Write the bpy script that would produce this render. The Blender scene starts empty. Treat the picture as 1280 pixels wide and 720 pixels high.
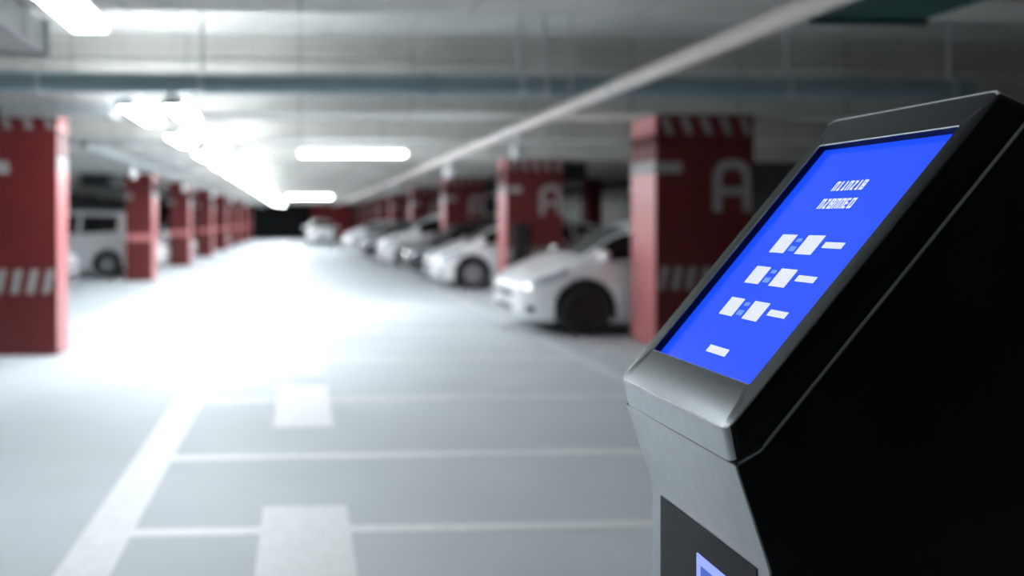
import bpy, bmesh, math, random
from mathutils import Vector, Matrix
C = bpy.context.scene.collection
PI = math.pi
random.seed(4)

# ------------------------------------------------------------------ materials
def lin(c):
    return tuple(((v/255)/12.92 if v/255 <= .04045 else ((v/255+.055)/1.055)**2.4) for v in c)

def mat(name, rgb, rough=.5, metal=0.0, spec=.5, coat=0, noise=None, bump=None, emit=None, strength=0, coatr=.1):
    m = bpy.data.materials.new(name); m.use_nodes = True
    nt = m.node_tree; b = nt.nodes['Principled BSDF']
    col = (*rgb, 1)
    b.inputs['Base Color'].default_value = col
    b.inputs['Roughness'].default_value = rough
    b.inputs['Metallic'].default_value = metal
    b.inputs['Specular IOR Level'].default_value = spec
    b.inputs['Coat Weight'].default_value = coat
    b.inputs['Coat Roughness'].default_value = coatr
    tc = nt.nodes.new('ShaderNodeTexCoord')
    if noise:
        sc, amt = noise
        n = nt.nodes.new('ShaderNodeTexNoise'); n.inputs['Scale'].default_value = sc; n.inputs['Detail'].default_value = 6
        nt.links.new(tc.outputs['Object'], n.inputs['Vector'])
        r = nt.nodes.new('ShaderNodeMapRange'); r.inputs['From Min'].default_value = .3; r.inputs['From Max'].default_value = .7
        r.inputs['To Min'].default_value = 1-amt; r.inputs['To Max'].default_value = 1+amt
        nt.links.new(n.outputs['Fac'], r.inputs['Value'])
        v = nt.nodes.new('ShaderNodeVectorMath'); v.operation = 'SCALE'
        v.inputs[0].default_value = rgb
        nt.links.new(r.outputs['Result'], v.inputs['Scale'])
        nt.links.new(v.outputs['Vector'], b.inputs['Base Color'])
    if bump:
        sc, st = bump
        n2 = nt.nodes.new('ShaderNodeTexNoise'); n2.inputs['Scale'].default_value = sc
        nt.links.new(tc.outputs['Object'], n2.inputs['Vector'])
        bp = nt.nodes.new('ShaderNodeBump'); bp.inputs['Strength'].default_value = st; bp.inputs['Distance'].default_value = .01
        nt.links.new(n2.outputs['Fac'], bp.inputs['Height']); nt.links.new(bp.outputs['Normal'], b.inputs['Normal'])
    if emit:
        b.inputs['Emission Color'].default_value = (*emit, 1); b.inputs['Emission Strength'].default_value = strength
    return m

def concrete(name, rgb, joint, px, pz, amt=.12, rough=.8):
    """cast concrete with faint formwork joints"""
    m = mat(name, rgb, rough)
    nt = m.node_tree; b = nt.nodes['Principled BSDF']
    tc = nt.nodes.new('ShaderNodeTexCoord')
    n = nt.nodes.new('ShaderNodeTexNoise'); n.inputs['Scale'].default_value = 1.3; n.inputs['Detail'].default_value = 8
    nt.links.new(tc.outputs['Object'], n.inputs['Vector'])
    sx = nt.nodes.new('ShaderNodeSeparateXYZ'); nt.links.new(tc.outputs['Object'], sx.inputs[0])
    def line(sock, period, w):
        a = nt.nodes.new('ShaderNodeMath'); a.operation = 'PINGPONG'; a.inputs[1].default_value = period/2
        nt.links.new(sock, a.inputs[0])
        g = nt.nodes.new('ShaderNodeMath'); g.operation = 'LESS_THAN'; g.inputs[1].default_value = w
        nt.links.new(a.outputs[0], g.inputs[0]); return g.outputs[0]
    l1 = line(sx.outputs['X'], px, .012); l2 = line(sx.outputs['Z'], pz, .010)
    mx = nt.nodes.new('ShaderNodeMath'); mx.operation = 'MAXIMUM'; nt.links.new(l1, mx.inputs[0]); nt.links.new(l2, mx.inputs[1])
    r = nt.nodes.new('ShaderNodeMapRange'); r.inputs['From Min'].default_value = .3; r.inputs['From Max'].default_value = .7
    r.inputs['To Min'].default_value = 1-amt; r.inputs['To Max'].default_value = 1+amt
    nt.links.new(n.outputs['Fac'], r.inputs['Value'])
    j = nt.nodes.new('ShaderNodeMath'); j.operation = 'MULTIPLY_ADD'; j.inputs[1].default_value = -joint
    nt.links.new(mx.outputs[0], j.inputs[0]); nt.links.new(r.outputs['Result'], j.inputs[2])
    v = nt.nodes.new('ShaderNodeVectorMath'); v.operation = 'SCALE'; v.inputs[0].default_value = rgb
    nt.links.new(j.outputs[0], v.inputs['Scale']); nt.links.new(v.outputs['Vector'], b.inputs['Base Color'])
    return m

M = {}
M['floor'] = mat('epoxy_floor', (.63, .67, .70), .60, noise=(.9, .06), bump=(3, .03), spec=.28)
M['line'] = mat('floor_paint', (.90, .91, .92), .5, noise=(14, .05))
M['line_soft'] = mat('worn_floor_paint', (.78, .80, .82), .5, noise=(9, .06))
M['ceil'] = concrete('ceiling_concrete', (.62, .63, .61), .25, 1.2, 50)
M['beam'] = concrete('beam_concrete', (.60, .59, .56), .35, 1.25, .42)
M['wall_dark'] = mat('dark_wall_paint', (.028, .035, .037), .8, noise=(1, .2))
M['wall_red'] = mat('red_wall_paint', (.50, .035, .035), .5, noise=(1, .1))
M['white_panel'] = mat('white_wall_panel', (.75, .77, .74), .6, noise=(2, .06))
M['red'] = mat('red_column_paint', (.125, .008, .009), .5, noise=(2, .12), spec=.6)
M['pale'] = mat('pale_lit_side_and_band', (.60, .21, .215), .35, noise=(3, .05), spec=.6)  # column red paled by lane light on lane sides; also the pale painted band
M['mark'] = mat('column_marking_white', (.33, .31, .31), .5, noise=(6, .1))
M['blk'] = mat('matte_black', (.012, .013, .015), .55, noise=(5, .2))
M['teal'] = mat('teal_pipe_paint', (.25, .335, .365), .4, noise=(2, .1))
M['green'] = mat('dark_green_duct', (.012, .075, .06), .45, noise=(2, .1))
M['galv'] = mat('galvanised_sheet', (.55, .57, .58), .4, .6, noise=(6, .1))
M['pipe'] = mat('beige_pipe_paint', (.70, .64, .60), .45, noise=(4, .05))
M['grey_pipe'] = mat('grey_pipe_paint', (.16, .18, .19), .6, noise=(6, .1))
M['steel'] = mat('bright_steel', (.70, .71, .73), .3, .8, noise=(8, .05))
M['white'] = mat('white_enamel', (.82, .84, .85), .4, noise=(4, .03))
M['tube'] = mat('lit_diffuser', (.9, .95, 1), .4, noise=(1, .0), emit=(.90, .96, 1.0), strength=58)
M['tube_dim'] = mat('lit_diffuser_weaker', (.9, .95, 1), .4, noise=(1, .0), emit=(.90, .96, 1.0), strength=52)  # same diffuser at lower strength for the nearest lamp
M['kiosk_front'] = mat('casing_lit_front', (.62, .65, .68), .36, .85, noise=(40, .04))  # lighter casing copy, the floor's reflection on the front put into the colour
M['kiosk'] = mat('dark_metal_casing', (.085, .092, .098), .27, .85, noise=(40, .05))
M['kiosk_side'] = mat('casing_shaded_side', (.006, .0065, .008), .42, 0, noise=(30, .1))  # blackened casing copy, shade of the sides put into the colour
M['kiosk_edge'] = mat('painted_edge_highlight', (.88, .89, .92), .4, .1, noise=(30, .03))  # bevel edges coloured near white to draw their highlight
M['kiosk_panel'] = mat('smoked_panel', (.008, .012, .014), .35, 0, spec=.2, noise=(20, .1))
M['gap'] = mat('black_recess', (.002, .002, .003), .6, noise=(20, .1))
M['screen'] = mat('blue_screen', (.004, .01, .05), .22, 0, noise=(1, .0), emit=(.008, .066, 1.0), strength=1.15, spec=.4, coat=.15, coatr=.2)
M['scr_white'] = mat('screen_white', (.5, .5, .5), .2, noise=(1, 0), emit=(.80, .86, 1.0), strength=.85)
M['scr_pale'] = mat('screen_pale_blue', (.1, .2, .5), .2, noise=(1, 0), emit=(.14, .30, .95), strength=.95)
M['reader'] = mat('reader_glow_rim', (.1, .1, .4), .2, noise=(1, 0), emit=(.32, .42, 1.0), strength=.9)
M['reader_in'] = mat('reader_glow_centre', (.03, .05, .2), .2, noise=(1, 0), emit=(.05, .12, .62), strength=.8)
M['car_white'] = mat('white_car_paint', (.86, .87, .88), .32, 0, coat=.8, noise=(1, .01))
M['car_dark'] = mat('black_car_paint', (.012, .014, .02), .25, 0, coat=1, noise=(1, .1))
M['car_grey'] = mat('silver_car_paint', (.38, .41, .43), .3, .4, coat=.8, noise=(1, .03))
M['glass'] = mat('tinted_car_glass', (.006, .009, .010), .08, 0, spec=.5, noise=(1, .1))
M['tyre'] = mat('tyre_rubber', (.012, .012, .013), .75, noise=(20, .2))
M['rim'] = mat('dark_alloy', (.045, .04, .04), .35, .7, noise=(10, .1))
M['rim_l'] = mat('light_alloy', (.35, .38, .40), .35, .7, noise=(10, .1))
M['lamp'] = mat('headlamp_lens', (.40, .43, .46), .1, 0, coat=1, noise=(10, .2))
M['tail'] = mat('tail_lamp_lens', (.35, .01, .01), .2, 0, coat=1, noise=(10, .1))
M['plate'] = mat('number_plate_white', (.75, .77, .78), .4, noise=(10, .03))

# ------------------------------------------------------------------ helpers
def new_obj(name, bm, m, parent=None, smooth=None):
    me = bpy.data.meshes.new(name)
    bmesh.ops.recalc_face_normals(bm, faces=bm.faces[:])
    bm.to_mesh(me); bm.free()
    if isinstance(m, (list, tuple)):
        for k in m: me.materials.append(M[k])
    else:
        me.materials.append(M[m])
    o = bpy.data.objects.new(name, me); C.objects.link(o)
    if parent: o.parent = parent
    if smooth:
        me.polygons.foreach_set('use_smooth', [True]*len(me.polygons))
        me.set_sharp_from_angle(angle=math.radians(smooth))
    return o

def tag(o, label, cat, group=None, kind=None):
    o['label'] = label; o['category'] = cat
    if group: o['group'] = group
    if kind: o['kind'] = kind
    return o

def empty(name, loc, rz, label, cat, group=None):
    o = bpy.data.objects.new(name, None); C.objects.link(o)
    o.location = loc; o.rotation_euler = (0, 0, rz)
    o.empty_display_size = .1
    return tag(o, label, cat, group)

def box(bm, x0, x1, y0, y1, z0, z1, bev=0, mi=0):
    r = bmesh.ops.create_cube(bm, size=1)
    vs = r['verts']
    for v in vs:
        v.co = Vector(((x0+x1)/2+v.co.x*(x1-x0), (y0+y1)/2+v.co.y*(y1-y0), (z0+z1)/2+v.co.z*(z1-z0)))
    fs = set(f for v in vs for f in v.link_faces)
    for f in fs: f.material_index = mi
    if bev:
        es = list(set(e for v in vs for e in v.link_edges))
        bmesh.ops.bevel(bm, geom=es, offset=bev, segments=2, affect='EDGES', profile=.6)
    return bm

def tube(bm, p0, p1, r, n=16, cap=True, r1=None):
    p0, p1 = Vector(p0), Vector(p1); d = p1-p0
    mt = Matrix.Translation((p0+p1)/2) @ d.to_track_quat('Z', 'Y').to_matrix().to_4x4()
    bmesh.ops.create_cone(bm, cap_ends=cap, segments=n, radius1=r, radius2=r if r1 is None else r1, depth=d.length, matrix=mt)
    return bm

def prism(bm, pts, axis, a, b, mi=0):
    """polygon pts (2D) extruded along axis from a to b. axis 'y': pts=(x,z); 'x': pts=(y,z); 'z': pts=(x,y)"""
    def P(p, t):
        return {'y': (p[0], t, p[1]), 'x': (t, p[0], p[1]), 'z': (p[0], p[1], t)}[axis]
    A = [bm.verts.new(P(p, a)) for p in pts]; B = [bm.verts.new(P(p, b)) for p in pts]
    fs = [bm.faces.new(A), bm.faces.new(B[::-1])]
    n = len(pts)
    for i in range(n):
        fs.append(bm.faces.new((A[i], A[(i+1) % n], B[(i+1) % n], B[i])))
    for f in fs: f.material_index = mi
    return fs

def B(): return bmesh.new()

def struct(name, bm, m, smooth=None):
    o = new_obj(name, bm, m, smooth=smooth); o['kind'] = 'structure'; return o

# ------------------------------------------------------------------ room shell
XL, XR, YB, YE, ZC = -10.5, 10.5, -7.0, 66.0, 3.5
floor = struct('floor', box(B(), XL, XR, YB, YE, -.2, 0), 'floor')
ceiling = struct('ceiling', box(B(), XL, XR, YB, YE, ZC, ZC+.25), 'ceil')
struct('wall_left', box(B(), XL-.2, XL, YB, YE, -.2, ZC+.25), 'wall_dark')
struct('wall_right', box(B(), XR, XR+.2, YB, YE, -.2, ZC+.25), 'wall_dark')
struct('wall_back', box(B(), XL-.2, XR+.2, YB-.2, YB, -.2, ZC+.25), 'wall_dark')
bm = B()
box(bm, XL-.2, XR+.2, YE, YE+.2, -.2, ZC+.25, mi=0)
box(bm, -7.0, -3.9, YE-.12, YE, 0, 2.75, mi=1)
box(bm, .9, 4.0, YE-.12, YE, 0, 2.75, mi=1)
struct('wall_far', bm, ['wall_dark', 'wall_red'])

for x0, x1, y0, lab in ((5.25, 5.95, 16.75, 'added dark box over the parked cars on the right, blocks lane light'), (-5.45, -4.75, 20.6, 'added dark box over the parked cars on the left, blocks lane light')):  # added duct shapes that keep lane light off the bays beyond
    r = bpy.data.objects.new('duct_or_blocker', None); C.objects.link(r); r.location = ((x0+x1)/2, y0, 2.3)
    tag(r, lab, 'duct')
    new_obj('duct_body', box(B(), -.35, .35, 0, 62-y0, 0, .34, .01), 'wall_dark', r)
    for q in range(9):
        for x in (-.3, .3): new_obj('hanger_rod', tube(B(), (x, 1+4.9*q, .33), (x, 1+4.9*q, ZC-2.3), .008, 8), 'wall_dark', r)
    for q in range(14):
        y = .3+3.0*q
        new_obj('duct_flange', box(B(), -.37, .37, y, y+.04, -.02, .345), 'wall_dark', r)

# white panels along the side walls
wp = 0
for y0, y1 in ((25.6, 28.7), (29.4, 32.2), (33.5, 37), (38.5, 42), (14, 17)):
    t = box(B(), XR-.06, XR, y0, y1, 1.15, 2.45, .01)
    o = new_obj('wall_panel', t, 'white_panel')
    wp += 1
    tag(o, ['white wall panel on the right wall above the near white car', 'white wall panel seen just left of the nearest right column',
            'white wall panel behind the third right red column', 'white wall panel farthest down the right wall',
            'white wall panel nearest the terminal on the right wall'][wp-1], 'panel', 'white panels on the right wall')

# painted floor markings, children of the floor
def pline(name, x0, x1, y0, y1, m='line', z=.003):
    o = new_obj(name, box(B(), x0, x1, y0, y1, -.001, z), m, floor); return o
pline('lane_edge_line', -1.005, -.775, YB+.5, YE-3)
pline('bay_edge_line', 2.86, 2.99, 3, YE-3, 'line_soft')
pline('bay_edge_line', -3.22, -3.09, 10.3, YE-3, 'line_soft')
for a, b in ((1.2, 4.15), (5.72, 7.15), (7.75, 9.35), (10.2, 13.3), (14.6, 17.6), (19, 22), (24, 27.5), (30, 34), (37, 41), (45, 50)):
    pline('centre_dash', -.185, .235, a, b, z=.004)
for y, w in ((3.83, .10), (5.03, .11), (6.62, .15), (8.45, .14), (10.6, .2), (13.6, .35)):
    pline('cross_line', -.775, 2.86, y-w/2, y+w/2, 'line_soft' if y > 6 else 'line', z=.0025)
for y in (13.6,):
    pline('cross_line', -3.09, -1.005, y-.2, y+.2, 'line_soft', z=.0025)
for y in (12.6, 15.0, 17.6, 20.9, 23.4, 26.8, 29.4, 32.0):
    pline('bay_divider_line', 2.99, 8.2, y-.06, y+.06, 'line_soft', z=.0025)
for y in (15.2, 18.9, 23, 27, 30.4):
    pline('bay_divider_line', -8.3, -3.22, y-.06, y+.06, 'line_soft', z=.0025)

# ceiling beams, children of the ceiling
def beam(y0, y1, z0, ledge=True):
    bm = B()
    box(bm, XL, XR, y0, y1, z0, ZC+.05)
    if ledge:
        box(bm, XL, XR, y0-.05, y0+.01, z0+.47, z0+.55)
    return new_obj('ceiling_beam', bm, 'beam', ceiling)
beam(5.45, 6.0, 2.97, False)
COLY = [9.1+6.75*k for k in range(9)]
for k, y in enumerate(COLY):
    beam(y, y+.7, 2.65, k == 0)
    if y+3.9 < YE: beam(y+3.15, y+3.6, 2.66, False)
beam(2.3, 2.85, 2.97, False); beam(-1, -.4, 2.97, False)

# ------------------------------------------------------------------ columns
def a_shape(w, h, s):
    """block letter A with rounded shoulders, returned as list of polygons (x,z)"""
    r = w*.42; n = 6
    outer = [(0, 0), (0, h-r)] + [(r-r*math.cos(t*PI/2/n), h-r+r*math.sin(t*PI/2/n)) for t in range(1, n+1)]
    outer += [(w-r+r*math.sin(t*PI/2/n), h-r+r*math.cos(t*PI/2/n)) for t in range(0, n+1)] + [(w, 0)]
    ri = r-s*.8
    inner = [(s, 0), (s, h-s-ri)] + [(s+ri-ri*math.cos(t*PI/2/n), h-s-ri+ri*math.sin(t*PI/2/n)) for t in range(1, n+1)]
    inner += [(w-s-ri+ri*math.sin(t*PI/2/n), h-s-ri+ri*math.cos(t*PI/2/n)) for t in range(0, n+1)] + [(w-s, 0)]
    return outer, inner

def column(x0, x1, y0, lane, label, letter=False, box_at=None, hatch=True, group=None, bar_side=None, depth=.7, soft=0):
    """lane: -1 if the lane lies to the left of the column, +1 if to the right"""
    w = x1-x0
    r = empty('red_column', ((x0+x1)/2, y0+depth/2, 0), 0, label, 'column', group)
    def put(name, bm, m, **k): return new_obj(name, bm, m, r, **k)
    hx, hy = w/2, depth/2
    put('shaft', box(B(), -hx, hx, -hy, hy, 0, 2.66, .012), 'red')
    # lane light painted as paler red on the side that faces the lane
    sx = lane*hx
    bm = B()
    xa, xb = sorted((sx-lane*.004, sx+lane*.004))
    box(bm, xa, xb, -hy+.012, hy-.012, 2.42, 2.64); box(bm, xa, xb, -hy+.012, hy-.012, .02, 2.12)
    put('painted_lit_side', bm, 'pale')
    bm = B()
    box(bm, *sorted((sx-lane*.005, sx+lane*.006)), -hy+.01, hy-.01, 1.98, 2.13)
    fy = -hy-.003
    if lane < 0: box(bm, -hx+.01, -hx+.30, fy, -hy+.002, 1.98, 2.11)
    else: box(bm, -hx+.01, -hx+.17, fy, -hy+.002, 1.94, 2.08)
    put('painted_bar', bm, 'mark')
    # top slanted dashes
    if lane < 0 or soft == 0:
        n = max(3, int(w/.22)); p = w/n; bm = B()
        for i in range(n):
            a = -hx+p*i+.05
            prism(bm, [(a, 2.62), (a+.085, 2.62), (a+.15, 2.42), (a+.075, 2.42)], 'y', fy, -hy+.002)
        put('hatch_marking', bm, 'mark')
    if hatch:
        n = max(3, int(round(w/.17))); p = w/n; bm = B()
        for i in range(n):
            a = -hx+p*i+.012
            prism(bm, [(a, .66), (a+.085, .66), (a+.135, .92), (a+.05, .92)], 'y', fy, -hy+.002)
        put('hatch_marking', bm, 'mark')
    else:
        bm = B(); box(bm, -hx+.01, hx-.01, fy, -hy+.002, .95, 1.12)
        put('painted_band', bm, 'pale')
    if letter:
        o, i = a_shape(.45, .60, .105)
        bm = B(); X = hx-.03-.45; Z = 1.54
        A = [bm.verts.new((X+p[0], fy, Z+p[1])) for p in o]; D = [bm.verts.new((X+p[0], fy, Z+p[1])) for p in i]
        for k in range(len(A)-1): bm.faces.new((A[k], A[k+1], D[k+1], D[k]))
        ext = bmesh.ops.extrude_face_region(bm, geom=bm.faces[:])
        for v in [g for g in ext['geom'] if isinstance(g, bmesh.types.BMVert)]: v.co.y += .004
        box(bm, X+.1, X+.35, fy, -hy+.002, Z+.19, Z+.285)
        put('painted_letter', bm, 'mark')
    if box_at is not None:
        cb = put('equipment_cabinet', box(B(), box_at, box_at+.27, -hy-.16, -hy, .45, 1.38, .012), 'blk')
        new_obj('cabinet_door', box(B(), box_at+.02, box_at+.25, -hy-.168, -hy-.155, .49, 1.34, .004), 'blk', cb)
    return r

ordn = ['nearest', 'second', 'third', 'fourth', 'fifth', 'sixth', 'seventh', 'eighth', 'farthest']
XN = 4.03
for k, y in enumerate(COLY):
    extra = {0: 'with a big white letter A beside the terminal', 1: 'with a white letter and black cabinet on its face', 3: 'with a dark cabinet, behind the white van-like car'}.get(k, 'of the row right of the lane')
    if k in (0, 1, 3): lab = f'{ordn[k]} red concrete column right of the lane, {extra}'
    else: lab = f'{ordn[k]} red concrete column counted from the terminal, right of the lane'
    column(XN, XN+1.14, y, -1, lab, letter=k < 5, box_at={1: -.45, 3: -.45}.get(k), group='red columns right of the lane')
column(-3.27, -2.60, 8.9, 1, 'large red concrete column at left edge with slanted white dashes', hatch=True, group='red columns left of the lane', depth=.42)
LEFTY = [19.6, 26.1, 32.7, 39.3, 46.0, 52.6, 59.2]
for k, y in enumerate(LEFTY):
    lab = ['red column left of the lane beside the white van, with a pale band', 'red column left of the lane just behind the van-side column',
           'middle red column of the distant left row', 'fifth red column in the left row, dark and distant', 'sixth red column in the left row',
           'seventh red column in the left row, nearly hidden', 'farthest red column left of the lane near the end wall'][k]
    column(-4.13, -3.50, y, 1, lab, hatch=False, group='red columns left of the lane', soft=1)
# second row of slim red columns by the right wall
for k, (x, y) in enumerate(((8.9, 25.1), (8.9, 32.0))):
    bm = box(B(), x, x+.5, y, y+.5, 0, 2.66 if False else 3.49, .01)
    tag(new_obj('slim_red_column', bm, 'red'), ['slim dark red column between two white wall panels behind the near car', 'slim red column by the right wall, the farther of two'][k], 'column', 'slim red columns by the right wall')

# ------------------------------------------------------------------ lamps
def lamp(x, y, z, L, along, label, group, tm='tube'):
    r = empty('fluorescent_lamp', (x, y, z), 0 if along == 'y' else PI/2, label, 'ceiling light', group)
    bm = B(); box(bm, -.068, .068, -L/2, L/2, .030, .075, .008)
    new_obj('housing', bm, 'white', r)
    bm = box(B(), -.095, .095, -L/2+.03, L/2-.03, -.022, .032, .02)
    new_obj('lit_diffuser', bm, tm, r, smooth=40)
    for s in (-1, 1):
        bm = B(); box(bm, -.10, .10, s*L/2-.032, s*L/2+.006, -.026, .05, .006)
        new_obj('end_cap', bm, 'white', r)
        bm = B(); tube(bm, (0, s*L*.35, .07), (0, s*L*.35, ZC-z), .006, 8)
        new_obj('hanger_rod', bm, 'steel', r)
    return r
ORD = 'first second third fourth fifth sixth seventh eighth ninth tenth eleventh twelfth thirteenth fourteenth fifteenth sixteenth seventeenth'.split()
A_ROW = [4.02] + [8.22+3.6*k for k in range(15)]
for k, y in enumerate(A_ROW):
    if y > 62: break
    lamp(-1.17, y, 2.52, 1.28, 'y', ['nearest bright fluorescent lamp at the top left of the view', 'second bright lamp, hanging just past the teal pipe'][k] if k < 2 else f'{ORD[k]} fluorescent lamp from the camera in the lamp row over the lane edge', 'lamps in line above the lane edge', 'tube_dim' if k == 0 else 'tube')
for k in range(16):
    y = 8.5+2.7*k + (.9*max(0, k-6))
    if y > 62: break
    lamp(-1.62, y, 2.53, 1.5, 'y', 'bright lamp over the left columns, first of its row past the teal pipe' if k == 0 else f'{ORD[k]} fluorescent lamp from the camera in the row nearer the left columns', 'lamps in the left-hand row')
lamp(.85, 13.35, 2.52, 1.75, 'x', 'bright crosswise lamp hanging over the middle of the lane', 'crosswise lamps')
lamp(.45, 38.3, 2.52, 2.1, 'x', 'distant crosswise lamp, the smaller oval of light below the first', 'crosswise lamps')

# ------------------------------------------------------------------ pipes and ducts
r = empty('sprinkler_main', (0, 7.55, 2.70), 0, 'thick teal grey pipe crossing the whole ceiling from left to right', 'pipe')
new_obj('pipe_run', tube(B(), (XL, 0, 0), (6.4, 0, 0), .095, 24), 'teal', r, smooth=40)
for x in (-2.35, -.9, 2.05, 2.28, 4.6, 6.2):
    bm = B(); tube(bm, (x, 0, .09), (x, 0, ZC-2.7), .011 if x not in (2.05, 2.28) else .02, 8)
    tube(bm, (x-.02, 0, 0), (x+.02, 0, 0), .105, 20)
    new_obj('pipe_hanger', bm, 'galv', r)
for x in (-2.9, 1.2, 5.3):
    new_obj('pipe_coupling', tube(B(), (x-.06, 0, 0), (x+.06, 0, 0), .112, 24), 'teal', r, smooth=40)

right_pipe = r = empty('branch_pipe', (2.38, 30, 2.45), 0, 'long beige pipe running down the right side of the ceiling', 'pipe')
new_obj('pipe_run', tube(B(), (0, -28.5, 0), (0, 30, 0), .058, 20), 'pipe', r, smooth=40)
for y in (-27, -23.9, -20.6, -17.4, -14.2, -9, -3, 4, 12, 20):
    bm = B(); tube(bm, (0, y-.05, 0), (0, y+.05, 0), .064, 20); new_obj('pipe_coupling', bm, 'galv', r, smooth=40)
for y in (-26, -22.9, -19, -15, -10, -4, 2, 10, 18, 26):
    bm = B(); tube(bm, (0, y, .05), (0, y, ZC-2.45), .009, 8); new_obj('pipe_hanger', bm, 'galv', r)
left_pipe = r = empty('branch_pipe', (-2.6, 35, 2.36), 0, 'long pale pipe running above the left parking columns', 'pipe')
new_obj('pipe_run', tube(B(), (0, -25, 0), (0, 28, 0), .045, 20), 'grey_pipe', r, smooth=40)
for y in (-24, -18, -12, -6, 0, 6, 14, 22):
    bm = B(); tube(bm, (0, y, .04), (0, y, ZC-2.36), .009, 8); new_obj('pipe_hanger', bm, 'galv', r)
def sprinkler(parent, y, z, s=1.0):
    bm = B(); tube(bm, (0, y, z-.09*s), (0, y, z), .018*s, 12)
    bmesh.ops.create_uvsphere(bm, u_segments=20, v_segments=12, radius=.062*s, matrix=Matrix.Translation((0, y, z-.13*s)))
    p = new_obj('sprinkler', bm, 'white', parent, smooth=60)
    new_obj('deflector', tube(B(), (0, y, z-.205*s), (0, y, z-.195*s), .05*s, 16), 'steel', p)
for y in (8.85, 12.95, 20.5, 28, 36): sprinkler(right_pipe, y-30, -.05, 1.4 if y < 14 else 1.1)
for y in (12.9, 18.6, 24.5, 31.5, 40): sprinkler(left_pipe, y-35, -.043, 1.1)
# rectangular ducts
def duct(x0, x1, y0, y1, z0, z1, m, label, name='duct_or_blocker'):
    r = empty(name, ((x0+x1)/2, (y0+y1)/2, z0), 0, label, 'duct')
    hx, hy = (x1-x0)/2, (y1-y0)/2
    new_obj('duct_body', box(B(), -hx, hx, -hy, hy, 0, z1-z0, .008), m, r)
    n = max(2, int((y1-y0)/1.1))
    for i in range(n+1):
        y = -hy+.02+(2*hy-.04)*i/n
        bm = B()
        box(bm, -hx-.025, hx+.025, y-.015, y+.015, -.025, .005); box(bm, -hx-.025, hx+.025, y-.015, y+.015, z1-z0-.005, z1-z0+.025)
        box(bm, -hx-.025, -hx+.005, y-.015, y+.015, 0, z1-z0); box(bm, hx-.005, hx+.025, y-.015, y+.015, 0, z1-z0)
        new_obj('duct_flange', bm, m, r)
    bm = B()
    for x in (-hx-.015, hx+.015):
        for y in (-hy*.7, hy*.7): tube(bm, (x, y, 0), (x, y, ZC-z0), .007, 8)
    new_obj('hanger_rod', bm, 'galv', r)
    return r
duct(-3.1, -1.93, 2.9, 6.35, 2.72, 2.95, 'galv', 'pale metal duct at the top left corner')
duct(3.2, 3.9, 2.95, 4.98, 2.70, 2.86, 'green', 'dark green duct at the top right above the terminal', 'green_duct')
for i, (y, z, x0, x1, hh, lab) in enumerate(((8.55, 2.52, -3.0, -1.9, .12, 'short pale tray above the leftmost column'), (11.4, 2.45, -6.0, -2.2, .12, 'pale crosswise cable tray, nearest of those behind the left column'),
                                  (14.6, 2.45, -7.0, -2.1, .14, 'pale crosswise cable tray, middle one on the left'), (17.6, 2.45, -7.5, -2.2, .12, 'pale crosswise cable tray, farthest on the left'))):
    r = empty('cable_tray', ((x0+x1)/2, y, z), 0, lab, 'cable tray', 'crosswise cable trays on the left')
    h = (x1-x0)/2; bm = B()
    box(bm, -h, h, -.15, .15, 0, .012); box(bm, -h, h, -.155, -.143, 0, hh); box(bm, -h, h, .143, .155, 0, hh)
    new_obj('tray', bm, 'galv', r)
    bm = B()
    for x in (-h*.85, h*.85): tube(bm, (x, 0, .01), (x, 0, ZC-z), .008, 8)
    new_obj('hanger_rod', bm, 'galv', r)
    bm = B()
    for q in (-.08, -.03, .05): tube(bm, (-h, q, .035), (h, q, .035), .02, 8)
    new_obj('cable', bm, 'blk', r, smooth=40)

# ------------------------------------------------------------------ cars
def interp(tab, x):
    if x <= tab[0][0]: return tab[0][1]
    for (a, va), (b, vb) in zip(tab, tab[1:]):
        if x <= b:
            t = (x-a)/(b-a); t = t*t*(3-2*t)*.45+t*.55
            return va+(vb-va)*t
    return tab[-1][1]

TYPES = {
 'hatch': dict(L=4.25, W=1.74, wb=(.82, 3.4), R=.33, arch=.395,
    top=[(0, .60), (.06, .70), (.25, .82), (.74, 1.0), (1.38, 1.35), (1.75, 1.43), (2.8, 1.45), (3.4, 1.39), (3.6, 1.34), (4.1, .98), (4.2, .92), (4.25, .85)],
    belt=[(0, .53), (.06, .62), (.25, .73), (.74, .90), (2.5, .95), (3.5, 1.0), (4.1, .93), (4.25, .80)],
    base=[(0, .26), (.3, .19), (4.0, .2), (4.25, .32)], ws=(.80, 1.42), rw=(3.62, 4.05), sw=[(1.02, 2.02), (2.12, 2.95), (3.03, 3.4)]),
 'van': dict(L=4.4, W=1.74, wb=(.80, 3.62), R=.33, arch=.39,
    top=[(0, .68), (.06, .80), (.25, .92), (.75, 1.08), (1.5, 1.56), (1.9, 1.66), (2.8, 1.70), (4.0, 1.65), (4.2, 1.58), (4.33, 1.1), (4.4, .95)],
    belt=[(0, .58), (.06, .70), (.25, .82), (.75, .98), (2.5, 1.02), (3.9, 1.10), (4.33, 1.04), (4.4, .88)],
    base=[(0, .26), (.3, .19), (4.1, .2), (4.4, .32)], ws=(.83, 1.52), rw=(4.2, 4.32), sw=[(1.15, 1.85), (1.95, 2.85), (2.95, 3.85)]),
}

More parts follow.
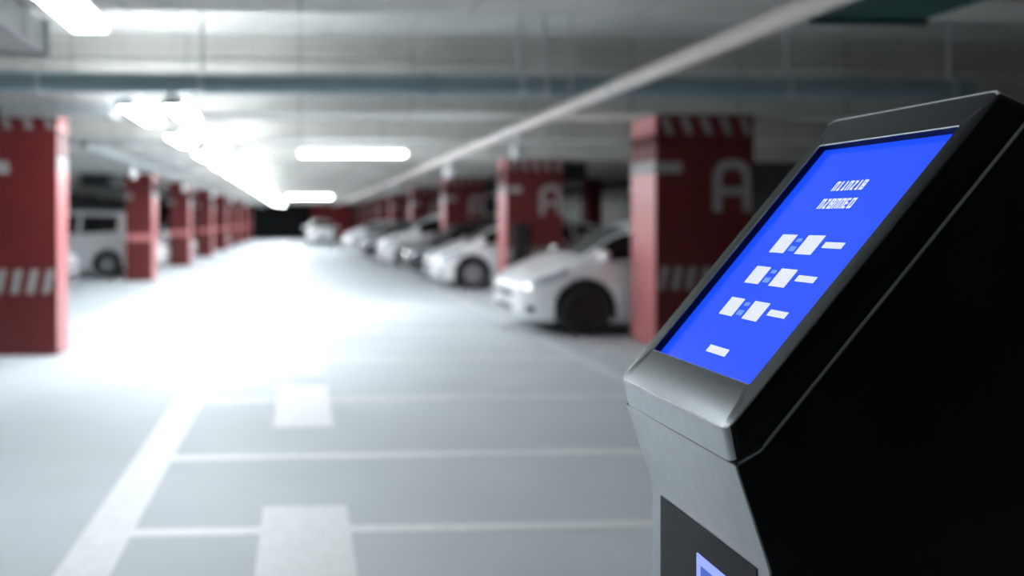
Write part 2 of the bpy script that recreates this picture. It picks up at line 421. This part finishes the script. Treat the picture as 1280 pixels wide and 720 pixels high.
def car(kind, label, loc, rz, paint, group=None, rim='rim', detail=True, plate=True):
    T = TYPES[kind]; L, W = T['L'], T['W']
    root = empty('car', loc, rz, label, 'car', group)
    xs = {0, .02, .05, .09, .14, .2, .27, .35, .45, L-.02, L-.06, L-.12, L-.2, L}
    x = .5
    while x < L-.2: xs.add(round(x, 3)); x += .09
    for c in T['wb']:
        for i in range(17): xs.add(round(c-T['arch']*math.cos(PI*i/16), 4))
        xs.add(round(c-T['arch']-.002, 4)); xs.add(round(c+T['arch']+.002, 4))
    for a, b in [T['ws'], T['rw']]+T['sw']: xs.add(a); xs.add(b)
    xs = sorted(xs)
    def section(x):
        top = interp(T['top'], x); belt = min(interp(T['belt'], x), top-.05); zb = interp(T['base'], x)
        for c in T['wb']:
            if abs(x-c) < T['arch']: zb = max(zb, T['R']+math.sqrt(max(0, T['arch']**2-(x-c)**2)))
        e = min(1, max(0, x/.55)); f = min(1, max(0, (L-x)/.4))
        w = W/2*(.66+.34*math.sqrt(1-(1-e)**2))*(.80+.20*math.sqrt(1-(1-f)**2))
        g = top-belt; k = min(1, g/.42)
        wr = w*(.80-.13*k)
        def lerp(a, b, t): return a+(b-a)*t
        wB = w*.955
        z4 = max(.5, zb+.035); z4 = min(z4, belt-.10) if zb+.02 < belt-.10 else zb+.015
        z3 = min(zb+.04, (zb+z4)/2+.01)
        z5 = max(belt-.09, (z4+belt)/2)
        return [(0, zb), (.72*w, zb), (.955*w, zb), (w*.99, z3), (w, z4), (w*.99, z5), (wB, belt),
                (lerp(wB, wr, .06), belt+g*.10), (lerp(wB, wr, .5), belt+g*.5), (lerp(wB, wr, .86), belt+g*.80), (wr, top-.035*k-.012), (wr*.62, top), (0, top+.015)]
    secs = [section(x) for x in xs]; nj = 13
    parts = {}
    def reg(x0, x1, j):
        m = (x0+x1)/2
        if j < 2: return 'underbody'
        for a, b in T['sw']:
            if a <= m <= b and j in (7, 8): return 'side_window'
        if T['ws'][0] <= m <= T['ws'][1] and j in (10, 11): return 'windscreen'
        if T['rw'][0] <= m <= T['rw'][1] and j in (10, 11): return 'rear_window'
        if .06 <= m <= .62 and j == 5: return 'headlamp'
        if L-.22 <= m <= L-.02 and j == 5: return 'tail_lamp'
        return 'body'
    mats = {'body': paint, 'underbody': 'blk', 'side_window': 'glass', 'windscreen': 'glass', 'rear_window': 'glass', 'headlamp': 'lamp', 'tail_lamp': 'tail'}
    def getbm(n):
        if n not in parts: parts[n] = (B(), {})
        return parts[n]
    def V(n, i, j, s):
        bm, d = getbm(n); key = (i, j, s if 0 < j < nj-1 else 1)
        if key not in d:
            y, z = secs[i][j]; d[key] = bm.verts.new((xs[i], y*s, z))
        return d[key]
    for i in range(len(xs)-1):
        for j in range(nj-1):
            n = reg(xs[i], xs[i+1], j)
            for s in (-1, 1):
                nn = n+('' if n not in ('side_window', 'headlamp', 'tail_lamp') else ('#L' if s < 0 else '#R'))
                q = [V(nn, i, j, s), V(nn, i+1, j, s), V(nn, i+1, j+1, s), V(nn, i, j+1, s)]
                q2 = []
                for v in q:
                    if v not in q2: q2.append(v)
                try: getbm(nn)[0].faces.new(q2)
                except ValueError: pass
    for i in (0, len(xs)-1):
        ring = [V('body', i, j, 1) for j in range(nj)]+[V('body', i, j, -1) for j in range(nj-2, 0, -1)]
        try: parts['body'][0].faces.new(ring)
        except ValueError: pass
    for n in ('body', 'underbody', 'windscreen', 'rear_window', 'side_window#L', 'side_window#R', 'headlamp#L', 'headlamp#R', 'tail_lamp#L', 'tail_lamp#R'):
        if n not in parts: continue
        nm = n.split('#')[0]
        new_obj(nm, parts[n][0], mats[nm], root, smooth=38)
    # wheels
    for c in T['wb']:
        for s in (-1, 1):
            R = T['R']; yo = s*(W/2-.015); yi = s*(W/2-.215)
            bm = B(); n = 32
            prof = [(R*.62, yo-s*.015), (R*.66, yo), (R*.90, yo), (R*.985, yo-s*.03), (R, yo-s*.06), (R, yi+s*.05), (R*.97, yi+s*.01), (R*.8, yi), (R*.6, yi)]
            rings = [[bm.verts.new((c+r*math.cos(2*PI*k/n), y, R+r*math.sin(2*PI*k/n))) for k in range(n)] for r, y in prof]
            for a, b in zip(rings, rings[1:]):
                for k in range(n): bm.faces.new((a[k], a[(k+1) % n], b[(k+1) % n], b[k]))
            wh = new_obj('wheel', bm, 'tyre', root, smooth=40)
            bm = B()
            tube(bm, (c, yo-s*.07, R), (c, yo-s*.05, R), R*.63, 28)
            tube(bm, (c, yo-s*.05, R), (c, yo-s*.005, R), R*.16, 16)
            for k in range(5):
                a = 2*PI*k/5+.3
                d = Vector((math.cos(a), 0, math.sin(a))); p = Vector((-math.sin(a), 0, math.cos(a)))
                q0, q1 = Vector((c, 0, R))+d*R*.1, Vector((c, 0, R))+d*R*.62
                vs = []
                for yy in (yo-s*.045, yo-s*.012):
                    for q, ww in ((q0, .035), (q1, .05)):
                        for t in (-1, 1):
                            v = q+p*ww*t; vs.append(bm.verts.new((v.x, yy, v.z)))
                for f in ((0, 1, 3, 2), (4, 5, 7, 6), (0, 1, 5, 4), (2, 3, 7, 6), (0, 2, 6, 4), (1, 3, 7, 5)): bm.faces.new([vs[i] for i in f])
            rr = new_obj('wheel_rim', bm, rim, wh)
    # front details
    fz = interp(T['top'], 0)
    new_obj('grille', box(B(), -.012, .03, -.42, .42, .47, .53, .006), 'blk', root)
    new_obj('lower_grille', box(B(), -.012, .03, -.40, .40, .28, .36, .006), 'blk', root)
    if plate: new_obj('number_plate', box(B(), -.02, -.01, -.17, .17, .375, .455, .003), 'plate', root)
    for s in (-1, 1):
        yy = s*.70; xx = .20
        new_obj('fog_lamp', box(B(), xx-.10, xx+.05, yy-.09, yy+.09, .30, .38, .02), 'blk', root)
        # door mirror with its arm
        bm = B(); mx = T['sw'][0][0]-.02; mz = interp(T['belt'], mx)+.07
        bmesh.ops.create_uvsphere(bm, u_segments=16, v_segments=10, radius=1, matrix=Matrix.Translation((mx, s*(W/2+.09), mz+.03)) @ Matrix.Diagonal((.07, .12, .08, 1)))
        tube(bm, (mx, s*(W/2-.09), mz-.06), (mx, s*(W/2+.06), mz), .02, 8)
        new_obj('door_mirror', bm, paint, root, smooth=50)
        for a, b in T['sw'][:2]:
            hz = interp(T['belt'], b)-.13
            new_obj('door_handle', box(B(), b-.22, b-.05, s*(W/2)-.02, s*(W/2)+.018, hz-.015, hz+.015, .006), paint, root)
    return root

car('hatch', 'white compact car nearest on the right, dark wheel showing between two columns', (2.72, 10.83, 0), 0, 'car_white', 'cars parked on the right')
car('hatch', 'white car parked on the right just behind the second red column', (2.78, 17.75, 0), 0, 'car_white', 'cars parked on the right', rim='rim_l')
car('hatch', 'dark car with pale headlamps parked third on the right', (2.62, 20.7, 0), 0, 'car_dark', 'cars parked on the right')
car('van', 'tall white car parked fourth on the right, before the distant columns', (2.42, 25.35, 0), 0, 'car_white', 'cars parked on the right', plate=False)
car('hatch', 'small dark car parked fifth on the right, far down the lane', (2.15, 28.4, 0), 0, 'car_dark', 'cars parked on the right')
car('hatch', 'distant silver car parked sixth on the right', (2.3, 33.9, 0), 0, 'car_grey', 'cars parked on the right')
car('hatch', 'distant white car parked seventh on the right', (2.15, 41.0, 0), 0, 'car_white', 'cars parked on the right')
car('hatch', 'white car facing the camera at the far end of the lane', (1.25, 47.5, 0), PI/2, 'car_white')
car('hatch', 'white car half hidden behind the large left column', (-4.72, 17.15, 0), PI, 'car_white', 'cars parked on the left', rim='rim_l')
car('van', 'white van seen from the side between the two nearest left columns', (-8.45, 21.65, 0), 0, 'car_white', 'cars parked on the left', rim='rim_l')
car('hatch', 'small bright white car between the second and third left columns', (-3.93, 24.4, 0), PI, 'car_white', 'cars parked on the left')
car('hatch', 'distant white car left of the lane, beyond the third left column', (-3.85, 30.2, 0), PI, 'car_white', 'cars parked on the left')
car('hatch', 'distant dark car left of the lane, beyond the fourth left column', (-3.85, 36.6, 0), PI, 'car_dark', 'cars parked on the left')
car('hatch', 'farthest silver car left of the lane, near the red end wall', (-3.7, 43.2, 0), PI, 'car_grey', 'cars parked on the left')

# ------------------------------------------------------------------ payment terminal
Y0, Wk = 1.07, .370
root = empty('payment_terminal', (.82, Y0+Wk/2, 0), 0, 'black parking payment terminal with a slanted blue touch screen', 'payment terminal')
ox, oy = .82, Y0+Wk/2
Bp = Vector((.571, 1.1663)); Dp = Vector((.9602, 1.6296))
S = (Dp-Bp).normalized(); N = Vector((S.y, -S.x))        # N points into the casing (x,z)
def K(s, t, d):
    """s up the slope, t from the near edge towards the far one, d depth into the casing"""
    p = Bp+S*s+N*d
    return Vector((p.x-ox, Y0+t-oy, p.y))
def rrect(s0, s1, t0, t1, r, n=7):
    pts = []
    for cs, ct, a0 in ((s1-r, t1-r, 0), (s0+r, t1-r, PI/2), (s0+r, t0+r, PI), (s1-r, t0+r, 3*PI/2)):
        for k in range(n+1):
            a = a0+PI/2*k/n
            pts.append((cs+r*math.cos(a), ct+r*math.sin(a)))
    return pts
LS = .6055
def loft(rings, m, name, mis=None, cap_last=False, cap_first=False):
    bm = B()
    rv = [[bm.verts.new(K(*p)) for p in ring] for ring in rings]
    for q, (a, b) in enumerate(zip(rv, rv[1:])):
        n = len(a)
        for k in range(n):
            f = bm.faces.new((a[k], a[(k+1) % n], b[(k+1) % n], b[k]))
            if mis: f.material_index = mis[q]
    if cap_last: bm.faces.new(rv[-1])
    if cap_first: bm.faces.new(rv[0])
    return bm
op = rrect(.075, .542, .0325, .339, .003)
o1 = rrect(.0732, .5438, .0307, .3408, .0035)
f_in = rrect(.003, LS-.0045, .003, Wk-.003, .020)
f_md = rrect(.0008, LS-.0016, .0008, Wk-.0008, .0206)
f_ou = rrect(0, LS, 0, Wk, .021)
t_lo = rrect(-.027, LS+.010, 0, Wk, .021)
t_bk = rrect(.003, LS+.004, 0, Wk, .021)
t_bi = rrect(.012, LS-.005, .008, Wk-.008, .018)
D_ = lambda pts, d: [(a, b, d) for a, b in pts]
bm = loft([D_(op, .014), D_(op, .0012), D_(o1, 0), D_(f_in, 0), D_(f_md, .0007), D_(f_ou, .0022), D_(t_lo, .036), D_(t_bk, .050), D_(t_bi, .052)],
          None, 'x', mis=[1, 2, 0, 2, 2, 3, 3, 0], cap_last=True)
bm.normal_update()
for f in bm.faces:
    if f.material_index == 2:
        c = f.calc_center_median()
        if abs(c.y) > Wk/2-.006: f.material_index = 0
    if f.material_index in (0, 3) and abs(f.calc_center_median().y) > Wk/2-.0035: f.material_index = 4
hd = new_obj('screen_housing', bm, ['kiosk', 'gap', 'kiosk_edge', 'kiosk_front', 'kiosk_side'], root, smooth=30)
hd['label'] = 'dark metal screen surround with rounded corners'
# screen and what it shows
bm = loft([D_(rrect(.0752, .5418, .0327, .3388, .002), .0152), D_(rrect(.0752, .5418, .0327, .3388, .002), .013)], None, 'x', cap_last=True, cap_first=True)
scr = new_obj('touch_screen', bm, 'screen', root); scr['label'] = 'lit blue display'
def patch(name, polys, m):
    bm = B()
    for pts in polys:
        A = [bm.verts.new(K(a, b, .0127)) for a, b in pts]; D = [bm.verts.new(K(a, b, .0131)) for a, b in pts]
        bm.faces.new(A); bm.faces.new(D[::-1])
        for k in range(len(A)): bm.faces.new((A[k], A[(k+1) % len(A)], D[(k+1) % len(A)], D[k]))
    return new_obj(name, bm, m, scr)
def quad(s0, s1, t0, t1): return [(s0, t0), (s1, t0), (s1, t1), (s0, t1)]
def glyphs(s0, s1, t1, t0, n, seed):
    """row of small upright strokes, read from the far side (t1) to the near side (t0)"""
    rnd = random.Random(seed); out = []; p = (t1-t0)/n; h = s1-s0; w = p*.27
    for i in range(n):
        a = t1-p*i-p*.08; b = a-p*.80
        k = rnd.choice('onzbie')
        if k in 'onb': out += [quad(s0, s1, a-w, a), quad(s0, s1, b, b+w)]
        if k in 'zoeb': out += [quad(s1-h*.2, s1, b+w*.5, a-w*.5), quad(s0, s0+h*.2, b+w*.5, a-w*.5)]
        if k == 'n': out += [quad(s1-h*.2, s1, b+w*.5, a-w*.5)]
        if k in 'be': out += [quad(s0+h*.4, s0+h*.6, b+w*.5, a-w*.5)]
        if k == 'e': out += [quad(s0, s1, a-w, a)]
        if k == 'z': out += [[(s0+h*.1, a-w*1.3), (s0+h*.1, a), (s1-h*.1, b+w*1.3), (s1-h*.1, b)]]
        if k == 'i': out += [quad(s0, s1, (a+b)/2-w*.6, (a+b)/2+w*.6), quad(s0, s0+h*.2, b+w*.5, a-w*.5)]
    return out
ds, dt = .0105, .026
patch('heading_text', glyphs(.4325+ds, .4525+ds, .203+dt, .127+dt, 7, 3), 'scr_white')
patch('heading_text', glyphs(.3945+ds, .4155+ds, .203+dt, .119+dt, 7, 8), 'scr_white')
for s0, s1, e in ((.302, .3405, 1), (.2365, .272, 2), (.169, .205, 3)):
    s0 += ds*.9; s1 += ds*.9
    patch('option_tile', [quad(s0, s1, .1945+dt, .2345+dt)], 'scr_white')
    patch('option_tile', [quad(s0, s1, .1235+dt, .1650+dt)], 'scr_white')
    patch('option_icon', [quad(s0+.005, s0+.015, .172+dt, .188+dt), quad(s0+.024, s0+.031, .173+dt, .186+dt)], 'scr_pale')
    patch('option_text', [quad(s0+.0145, s0+.0262, .0665+dt, .1115+dt)] , 'scr_white')
patch('footer_text', [quad(.101+ds*.6, .1145+ds*.6, .1305+dt, .188+dt)], 'scr_white')

# casing: side profile (x,z) swept between the two sides
def Q(s, d):
    p = Bp+S*s+N*d; return (p.x, p.y)
prof = [Q(-.022, .0385), (.5855, 1.1105), (.6265, .988), (.6300, .976), (.6300, .03), (1.12, .03), (1.12, 1.50), (1.075, 1.545), Q(LS-.02, .052), Q(.010, .052)]
prof[0] = (.5825, 1.121)
bm = B()
fs = prism(bm, [(a-ox, b) for a, b in prof], 'y', Y0+.0015-oy, Y0+Wk-.0015-oy, 0)
for f in fs: f.material_index = 1 if abs(f.calc_center_median().y) > Wk/2-.01 else 0
bmesh.ops.recalc_face_normals(bm, faces=bm.faces[:])
es = [e for e in bm.edges if len(e.link_faces) == 2 and e.calc_face_angle(0) > .5]
r_ = bmesh.ops.bevel(bm, geom=es, offset=.003, segments=3, affect='EDGES', profile=.5, material=0)
cs = new_obj('casing', bm, ['kiosk_front', 'kiosk_side'], root, smooth=25); cs['label'] = 'dark casing, sides coloured black for their shade'
new_obj('base_plate', box(B(), .60-ox, 1.15-ox, Y0-.02-oy, Y0+Wk+.02-oy, 0, .03, .004), 'blk', root)
a_, b_ = Q(.018, .0505), Q(LS-.012, .0505)
tr = new_obj('highlight_strip', tube(B(), (a_[0]-ox, Y0-.0003-oy, a_[1]), (b_[0]-ox, Y0-.0003-oy, b_[1]), .0019, 10), 'kiosk_edge', root, smooth=40)  # added pale ridge that draws the glint along the seam
tr['label'] = 'added pale strip for the highlight along the side seam'
new_obj('seam_shadow_gap', box(B(), .5835-ox, .592-ox, Y0+.002-oy, Y0+Wk-.002-oy, 1.1205, 1.1235), 'gap', root).name = 'seam_shade_strip'  # black strip standing for the shade in the seam
bm = B()
pts_ = [K(LS-.012, Wk-.0022, .0002), K(LS-.0035, Wk-.014, .0002), K(LS-.0022, Wk-.020, .0002), K(LS-.0022, .020, .0002), K(LS-.0035, .012, .0002), K(LS-.010, .004, .0006)]
for a_, b_ in zip(pts_, pts_[1:]): tube(bm, a_, b_, .0016, 10)
tr = new_obj('highlight_strip', bm, 'kiosk_edge', root, smooth=40)  # added pale ridge that draws the bright line on the top edge
tr['label'] = 'added pale strip for the highlight along the top edge'
# smoked front panel with the lit reader
pn = new_obj('front_panel', box(B(), .6285-ox, .632-ox, Y0+.03-oy, 1.402-oy, .25, .9695, .0005), 'kiosk_panel', root)
pn['label'] = 'smoked dark lower front panel'
rd = new_obj('card_reader', box(B(), .6265-ox, .6288-ox, 1.135-oy, 1.268-oy, .79, .924, .0006), 'reader', pn)
new_obj('reader_window', box(B(), .6258-ox, .6266-ox, 1.150-oy, 1.253-oy, .805, .909, .0002), 'reader_in', pn)

# ------------------------------------------------------------------ camera, world, view
cam = bpy.data.cameras.new('camera'); co = bpy.data.objects.new('camera', cam); C.objects.link(co)
co.location = (0, 0, 1.45); co.rotation_euler = (PI/2, 0, -math.radians(2.75))
cam.sensor_width = 36; cam.lens = 28.8; cam.sensor_fit = 'HORIZONTAL'
cam.shift_x = (640-424.2)/1280; cam.shift_y = -(360-275)/1280
cam.clip_start = .05; cam.clip_end = 200
cam.dof.use_dof = True; cam.dof.focus_distance = 1.25; cam.dof.aperture_fstop = 1.6
bpy.context.scene.camera = co
w = bpy.data.worlds.new('world'); bpy.context.scene.world = w; w.use_nodes = True
w.node_tree.nodes['Background'].inputs[0].default_value = (.5, .6, .7, 1); w.node_tree.nodes['Background'].inputs[1].default_value = .02
vs = bpy.context.scene.view_settings
vs.view_transform = 'Standard'; vs.look = 'None'; vs.gamma = 1; vs.exposure = 0.0; vs.use_curve_mapping = False
bpy.context.scene.cycles.use_denoising = True
